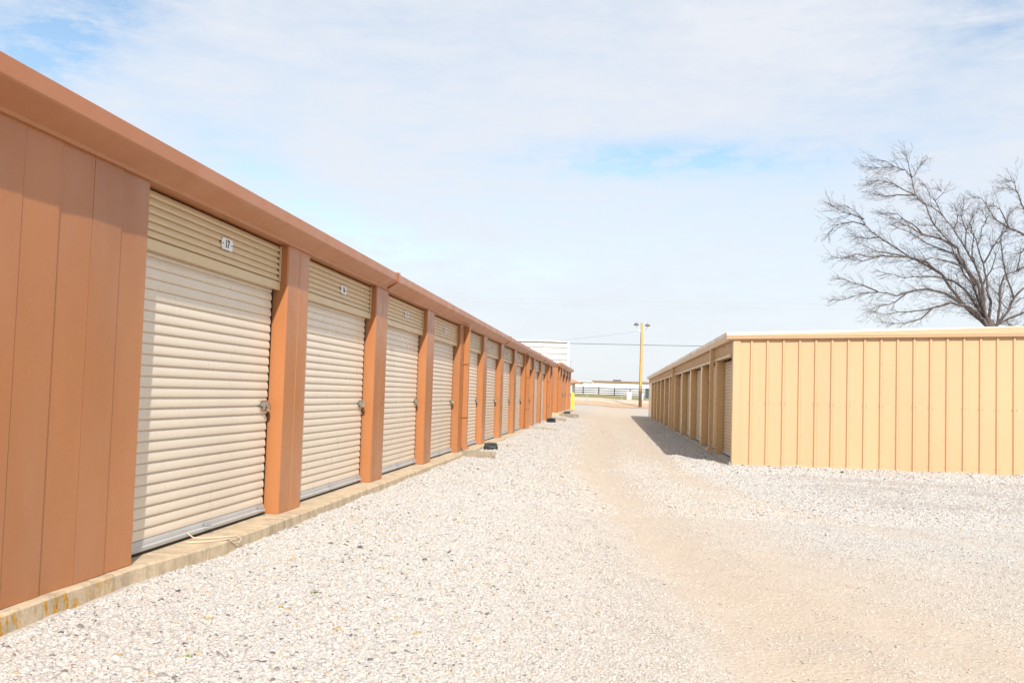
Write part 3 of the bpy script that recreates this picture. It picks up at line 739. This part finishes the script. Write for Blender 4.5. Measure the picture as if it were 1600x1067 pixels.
def cable(name, a, b, sag, r, label, mat=M_CABLE, n=40):
    a, b = Vector(a), Vector(b); pts = []
    for i in range(n + 1):
        t = i / n; p = a.lerp(b, t); p.z -= sag * 4 * t * (1 - t); pts.append(p)
    m = MB(); m.tube(pts, r, 6); return tag(m.build(name, mat, None, smooth=True), label, 'cable', 'overhead cables')
cable('overhead_cable', (-60, 92.5, 6.9), (70, 92.5, 7.6), .95, .026, 'thickest overhead cable crossing level behind the utility pole')
cable('overhead_cable', (1.99, 89.95, 7.45), (-24, 104, 5.6), .35, .007, 'thin cable sloping down left from the top of the utility pole')
M_FAINT = plain('distant_aluminium_wire', (.5, .52, .55), .5, .3, .05)
cable('overhead_cable', (-90, 150, 17.2), (110, 150, 17.6), 1.2, .022, 'upper of the two faint high wires against the cloud', M_FAINT)
cable('overhead_cable', (-90, 150, 16.5), (110, 150, 16.9), 1.2, .022, 'lower of the two faint high wires against the cloud', M_FAINT)

# ------------------------------------------------------------------ background
# wire fence with galvanised posts along the end of the yard
wf = empty('wire_fence', (0, 89, 0)); tag(wf, 'galvanised wire fence with thin posts at the far end of the gravel yard', 'fence')
for x in (-12.4, -9.2, -6.0, -2.82, .38, 3.6, 6.8, 10, 13.2):
    z = gz(x, 89); m = MB(); m.tube([(x, 0, z - .1), (x, 0, z + 1.85)], .03, 8); m.tube([(x, 0, z + 1.85), (x, -.0, z + 1.9), (x, 0, z + 1.93)], [.042, .045, .02], 8)
    m.tube([(x, 0, z + 1.9), (x, -.18, z + 2.1)], .015, 6); m.build('post', M_GALV, wf)
m = MB(); xs = np.arange(-12.4, 13.3, 1.6)
for h, r in ((.03, .012), (.33, .003), (.63, .003), (.93, .003), (1.23, .003), (1.53, .003), (1.82, .007)):
    m.tube([(x, 0, gz(x, 89) + h) for x in xs], r, 5)
m.build('wires', M_WIRE, wf)
# dark ranch rail fence
rf = empty('rail_fence', (0, 150, 0)); tag(rf, 'dark blue-grey four-rail ranch fence across the far field', 'fence')
for k in range(-14, 19):
    x = -5.35 + 2.42 * k; z = gz(x, 150); m = MB(); m.box((x - .09, -.09, z - .2), (x + .09, .06, z + 1.22)); m.build('post', M_RAIL, rf)
for h in (.16, .46, .78, 1.12):
    m = MB(); vs = []
    xa, xb = -40., 39.
    m.box((xa, -.125, gz(0, 150) + h - .085), (xb, -.0925, gz(0, 150) + h + .085)); m.build('rail', M_RAIL, rf)
tag((lambda m: (m.box((4.55, 149.80, 1.85), (5.15, 149.86, 2.12)), m.build('notice_board', M_WHITEP, None, bevel=.01))[1])(MB()), 'small white notice board fixed on the dark rail fence', 'sign')
# big white corrugated building behind the left row
wb = empty('warehouse', (-6.12, 120, 0), math.radians(4.0)); tag(wb, 'tall white warehouse with horizontal siding rising behind the terracotta roof', 'warehouse')
m = MB(); pr = []; z = 1.0
for k in range(9): pr += [(0, z), (-.11, z + .10), (-.11, z + .40), (-.012, z + .70)]; z += .765
pr += [(0, 7.88), (.3, 7.88), (.3, 1.0)]
m.prism(pr, 'x', -34, -.3)
m.box((-34, .3, 1.), (-.3, 22, 7.86)); m.build('wall', M_WB, wb)
m = MB(); m.box((-.3, -.26, 1.), (0, .3, 7.98)); m.box((-34, -.26, 7.89), (-.303, .3, 8.04)); m.build('trim', M_WB2, wb)
m = MB(); m.box((-34.2, -.05, 7.88), (-.02, 22.2, 8.0)); m.build('roof', M_WB2, wb)
# thin mast beside it
m = MB(); m.tube([(-5.35, 108, gz(-5.35, 108)), (-5.35, 108, 5.05)], .035, 8); m.tube([(-5.35, 108, 5.05), (-5.15, 108, 5.2), (-5.1, 108, 5.12)], .03, 6); m.box((-5.45, 107.95, 4.55), (-5.25, 108.05, 4.75))
tag(m.build('vent_mast', M_GALV, None), 'thin grey mast at the right edge of the tall white warehouse', 'mast')
# small house with brown gable, partly hidden by the left row
hs = empty('house', (0, 118, 0)); tag(hs, 'low white house with shallow red-brown roof peeking past the left row', 'house')
m = MB(); m.box((-14, .4, 1.2), (-5.6, 9, 2.95)); m.build('wall', M_WB2, hs)
m = MB(); m.add([(-14.6, 0, 2.95), (-4.55, 0, 2.93), (-14.6, 9.5, 2.95), (-4.55, 9.5, 2.93), (-9.6, 0, 4.5), (-9.6, 9.5, 4.5), (-14.6, 0, 2.83), (-4.55, 0, 2.81), (-14.6, 9.5, 2.83), (-4.55, 9.5, 2.81)], [(0, 4, 5, 2), (4, 1, 3, 5), (6, 7, 1, 4, 0), (8, 2, 5, 3, 9), (7, 9, 3, 1), (6, 0, 2, 8), (6, 8, 9, 7)]); m.build('roof', M_REDROOF, hs)
# long white barns
b1 = empty('barn', (0, 185, 0)); tag(b1, 'long low white barn with thin brown roof edge beyond the rail fence', 'barn')
m = MB(); m.box((-4.4, .3, 1.2), (7.6, 16, 3.9)); 
for k in range(24): m.box((-4.35 + k * .5, .27, 1.25), (-4.31 + k * .5, .299, 3.88))
m.build('wall', M_WB2, b1)
m = MB(); m.prism([(0, 4.12), (0, 4.26), (8.6, 4.42), (17, 4.26), (17, 4.12)], 'x', -5.0, 5.0 + 2.4); m.build('roof', M_BROOF, b1)
m = MB(); m.box((-1.0, 6, 4.30), (.6, 7.4, 4.62)); m.build('roof_vent', M_LAMPB, b1)
m = MB(); m.box((-4.95, .05, 4.0), (7.35, .28, 4.118)); m.build('soffit', M_YEL if False else M_TANW, b1)
for x in (-4.75, 7.2): m = MB(); m.box((x - .08, .1, 1.2), (x + .08, .26, 3.98)); m.build('post', M_WB2, b1)
b2 = empty('barn', (0, 215, 0)); tag(b2, 'paler plain white barn standing behind and wider than the brown-edged one', 'barn')
m = MB(); m.box((-26, 0, 1.2), (18, 14, 4.35))
for k in range(60): m.box((-25.8 + k * .73, -.03, 1.25), (-25.74 + k * .73, -.001, 4.3))
m.build('wall', M_WB2, b2)
m = MB(); m.prism([(-.3, 4.36), (-.3, 4.46), (7, 4.8), (14.3, 4.46), (14.3, 4.36)], 'x', -26.3, 18.3); m.build('roof', M_WB, b2)
# utility cabinets by the road
def cabinet(x, y, w_, h, mat, label, group=None):
    r = empty('utility_cabinet', (x, y, gz(x, y))); tag(r, label, 'cabinet', group)
    m = MB(); m.box((-w_ / 2, -.2, .08), (w_ / 2, .2, h)); m.build('body', mat, r, bevel=.02)
    m = MB(); m.box((-w_ / 2 - .04, -.26, h + .003), (w_ / 2 + .04, .26, h + .05)); m.build('lid', mat, r, bevel=.01)
    m = MB(); m.box((-w_ / 2 - .08, -.3, -.1), (w_ / 2 + .08, .3, .079)); m.build('plinth', M_CONC2, r)
cabinet(1.19, 101, .46, .82, M_WHITEP, 'white utility cabinet standing alone left of the pole', 'white cabinets by the far road')
cabinet(2.50, 101, .30, .78, M_WHITEP, 'white utility cabinet just right of the pole', 'white cabinets by the far road')
cabinet(3.45, 104, .95, 1.10, M_TRANS, 'dark green transformer cabinet beside the end of the tan row')

# ------------------------------------------------------------------ bare trees
TY = 48.
def crop(px, py):                                    # outline sampled once, turned into metres around the trunk at its real distance
    X = 1280 + px / 3.556; Z = 230 + py / 3.556
    u = (X - 800) / 1500; v = (Z - 533.5) / 1500
    d = fw + rt * u - up * v
    t = TY / d.y; return Vector((d.x * t, TY, CAM_Z + d.z * t))
LIMBS = [
 [(935, 975), (900, 880), (880, 780), (800, 680), (740, 570), (640, 480), (590, 420), (560, 350), (500, 290), (480, 200), (500, 150), (530, 120)],
 [(480, 200), (440, 160), (380, 140), (300, 150), (215, 148)], [(500, 290), (430, 260), (380, 230), (300, 210), (235, 240)], [(500, 290), (400, 290), (330, 300), (280, 290)], [(480,200),(455,120),(440,85)], [(380,140),(330,110),(270,105)],
 [(905, 965), (820, 890), (740, 780), (690, 700), (600, 650), (510, 600), (420, 540), (350, 490), (270, 420), (245, 370), (190, 320), (145, 305)],
 [(250, 400), (180, 380), (110, 350), (65, 322)], [(270,420),(200,400),(130,420),(75,460)], [(350,490),(290,500),(240,495),(200,490)],
 [(690, 700), (600, 640), (480, 610), (380, 605), (300, 615), (200, 600), (120, 630), (55, 625)], [(300,615),(230,640),(170,635)], [(480,610),(420,590),(330,570),(240,530)],
 [(900, 960), (870, 930), (800, 880), (700, 875), (600, 900), (500, 920), (400, 930), (320, 940), (240, 925)],
 [(880, 940), (830, 890), (700, 810), (600, 785), (500, 800), (430, 820), (330, 800), (250, 810), (160, 840), (85, 850)],
 [(330, 800), (250, 770), (180, 745), (125, 730)], [(500,800),(430,860),(350,880),(290,930)], [(600,900),(540,960),(440,985),(330,990)],
 [(925, 970), (915, 860), (915, 760), (870, 640), (820, 560), (760, 450), (700, 370), (660, 290), (610, 220), (600, 198)],
 [(760, 450), (790, 380), (770, 310)], [(700,370),(640,330),(590,290),(540,280)], [(820,560),(830,460),(810,380),(830,310)], [(870,640),(860,560),(880,480),(860,410),(900,350)], [(660,290),(700,250),(680,230)],
 [(950, 970), (960, 860), (940, 740), (930, 640), (900, 540), (930, 440), (960, 390), (920, 330)], [(930,640),(970,560),(1010,500),(1040,450),(1050,380)], [(900,540),(870,470),(820,430)],
 [(985, 980), (990, 880), (985, 780), (1000, 720), (1060, 700), (1130, 660), (1200, 600), (1300, 540)], [(1060,700),(1090,600),(1150,520),(1200,430)],
 [(1005, 975), (1070, 900), (1110, 830), (1080, 720), (1060, 620), (1065, 500), (1085, 420), (1130, 330)],
 [(1110, 830), (1180, 760), (1280, 690), (1380, 640)], [(1000,980),(1100,930),(1200,880),(1330,850),(1450,830)], [(1070,900),(1020,850),(990,790)],
 [(740, 570), (660, 520), (560, 500), (480, 450), (440, 430), (375, 390)], [(870, 770), (760, 600), (640, 560), (540, 510), (470, 470), (395, 440)], [(560,500),(500,440),(420,380),(340,380)],
 [(880,880),(820,790),(760,740),(680,720),(590,710),(500,720),(430,700),(360,690)], [(800,680),(700,640),(620,620),(560,630)], [(900,900),(850,760),(800,700),(760,600),(720,500),(640,440),(560,430)],
 [(985,980),(1040,960),(1080,1000),(1150,1010)], [(915,760),(960,680),(980,600),(940,520)],
]
class Tree:
    def __init__(s): s.mb = MB(); s.n = 0
    def branch(s, pts, r0, r1, sides):
        n = len(pts); s.mb.tube(pts, [r1 + (r0 - r1) * (1 - i / (n - 1)) ** 1.35 for i in range(n)], sides, cap=False)
    def grow(s, p, d, ln, r, depth, rnd, drift):
        seg = 5 if depth < 2 else 4
        pts = [p]; dd = d.normalized()
        for i in range(seg):
            dd = (dd + Vector((rnd.gauss(0, .16), rnd.gauss(0, .16), rnd.gauss(0, .16))) + drift * .10).normalized()
            pts.append(pts[-1] + dd * ln / seg)
        s.branch(pts, r, max(r * .35, .0035), 3 if depth > 0 else 4)
        if depth >= 3 or ln < .22: return
        k = max(2, int(ln / (.34 if depth < 2 else .30)))
        k = min(k, 6)
        for j in range(k):
            t = (j + rnd.uniform(.3, 1)) / (k + .3); i = min(int(t * seg), seg - 1); q = pts[i].lerp(pts[i + 1], t * seg - i)
            tang = (pts[i + 1] - pts[i]).normalized(); side = tang.cross(Vector((rnd.gauss(0, 1), rnd.gauss(0, 1), rnd.gauss(0, 1)))).normalized()
            a = math.radians(rnd.uniform(22, 55))
            s.grow(q, tang * math.cos(a) + side * math.sin(a), ln * rnd.uniform(.35, .62) * (1 - .35 * t), max(r * .55, .0045), depth + 1, rnd, drift)
def jag(pts, rnd, dep, amp):
    """densify, add depth drift and small kinks"""
    out_ = []; yv = rnd.uniform(-1, 1)
    L_ = len(pts)
    for i in range(L_ - 1):
        a, b = pts[i], pts[i + 1]; n = max(2, int((b - a).length / .35))
        for k in range(n):
            out_.append(a.lerp(b, k / n))
    out_.append(pts[-1]); res = []
    for i, p in enumerate(out_):
        t = i / len(out_)
        res.append(p + Vector((rnd.gauss(0, amp), dep * t, rnd.gauss(0, amp)))) if i else res.append(p.copy())
    return res
def make_tree(limbs, label, trunk_pts, trunk_r, seed, name, rbase=.13, sub=None):
    rnd = random.Random(seed); root = empty(name, trunk_pts[0]); base = Vector(trunk_pts[0])
    tag(root, label, 'tree', 'bare winter trees behind the tan row')
    T = Tree(); ends = {}
    for li, pl in enumerate(limbs):
        key = (round(pl[0].x, 2), round(pl[0].z, 2)); L_ = sum((pl[i + 1] - pl[i]).length for i in range(len(pl) - 1))
        dep = rnd.uniform(-.45, .45) * L_ * .6
        y_off = 0; r0 = rbase * min(1, L_ / 6) * rnd.uniform(.8, 1.1) + .016
        for k, (pp, rr) in ends.items():
            if abs(k[0] - key[0]) < .02 and abs(k[1] - key[1]) < .02: y_off = pp - TY if False else pp; r0 = min(r0, rr)
        pts = jag(pl, rnd, dep, .022)
        for p in pts: p.y += y_off
        for i, p0 in enumerate(pl):
            t = i / (len(pl) - 1); idx = min(range(len(pts)), key=lambda q: abs(pts[q].x - p0.x) + abs(pts[q].z - p0.z))
            ends[(round(p0.x, 2), round(p0.z, 2))] = (pts[idx].y - TY, (r0 * (1 - t) + .01))
        pts = [p - base for p in pts]
        T.branch(pts, r0, .009, 6 if r0 > .05 else 4)
        n = len(pts)
        for i in range(2, n):
            t = i / n
            for rep in range(6 if t > .12 else 3):
                if rnd.random() > .66 + .2 * t: continue
                tang = (pts[min(i + 1, n - 1)] - pts[i - 1]).normalized(); side = tang.cross(Vector((rnd.gauss(0, 1), rnd.gauss(0, 1), rnd.gauss(0, 1)))).normalized()
                a = math.radians(rnd.uniform(20, 50)); ln = rnd.uniform(.45, 1.6) * (1.1 - .68 * t)
                T.grow(pts[i], tang * math.cos(a) + side * math.sin(a), ln, .0065 + .006 * (1 - t), 1, rnd, Vector((-.6, 0, .05)) if tang.x < 0 else Vector((.2, 0, .4)))
    c = T.mb.build('branches', M_BARK, root, smooth=True, fix=False)
    m = MB(); tp = [Vector(p) - base for p in trunk_pts]; m.tube(tp, trunk_r, 12); m.build('trunk', M_BARK, root, smooth=True)
    return root
LIMBS = [([(955, 1012)] + l) if (l[0][1] >= 875 and 865 < l[0][0] < 1015) else l for l in LIMBS]
limbs = [[crop(*q) for q in l] for l in LIMBS]
c0 = crop(955, 985); gx0, gy0 = c0.x, TY
make_tree(limbs, 'large bare tree fanning leftwards, trunk hidden behind the tan row', [(gx0 + .25, TY, gz(gx0, TY)), (gx0 + .15, TY, 1.6), (gx0, TY, 3.6), (gx0, TY, c0.z - .5), (gx0 + .02, TY, c0.z + .25)], [.75, .58, .44, .34, .10], 3, 'bare_tree', .082)
L2 = [[(1500, 900), (1420, 760), (1330, 620), (1230, 530), (1138, 490), (1050, 450), (980, 410), (940, 360), (900, 290), (850, 285)], [(1420,760),(1380,600),(1300,450),(1200,370), (1138, 350), (1100, 260), (1060, 230), (1000, 230)], [(1100,260),(1080,200),(1050,190)], [(1230,530),(1150,560),(1100,600)], [(1050,450),(1000,350),(960,330)], [(1500,900),(1520,700),(1480,500),(1500,300)], [(1500,900),(1600,700),(1700,500)], [(1138,350),(1180,260),(1230,180)], [(1500,900),(1400,830),(1280,800),(1180,820),(1100,860)]]
c1 = crop(1500, 900)
make_tree([[crop(*q) for q in l] for l in L2], 'second bare tree whose limbs reach in from the right edge', [(c1.x + .3, TY, gz(c1.x, TY)), (c1.x + .1, TY, 2.5), (c1.x, TY, c1.z + .1)], [.5, .4, .26], 9, 'bare_tree', .13)
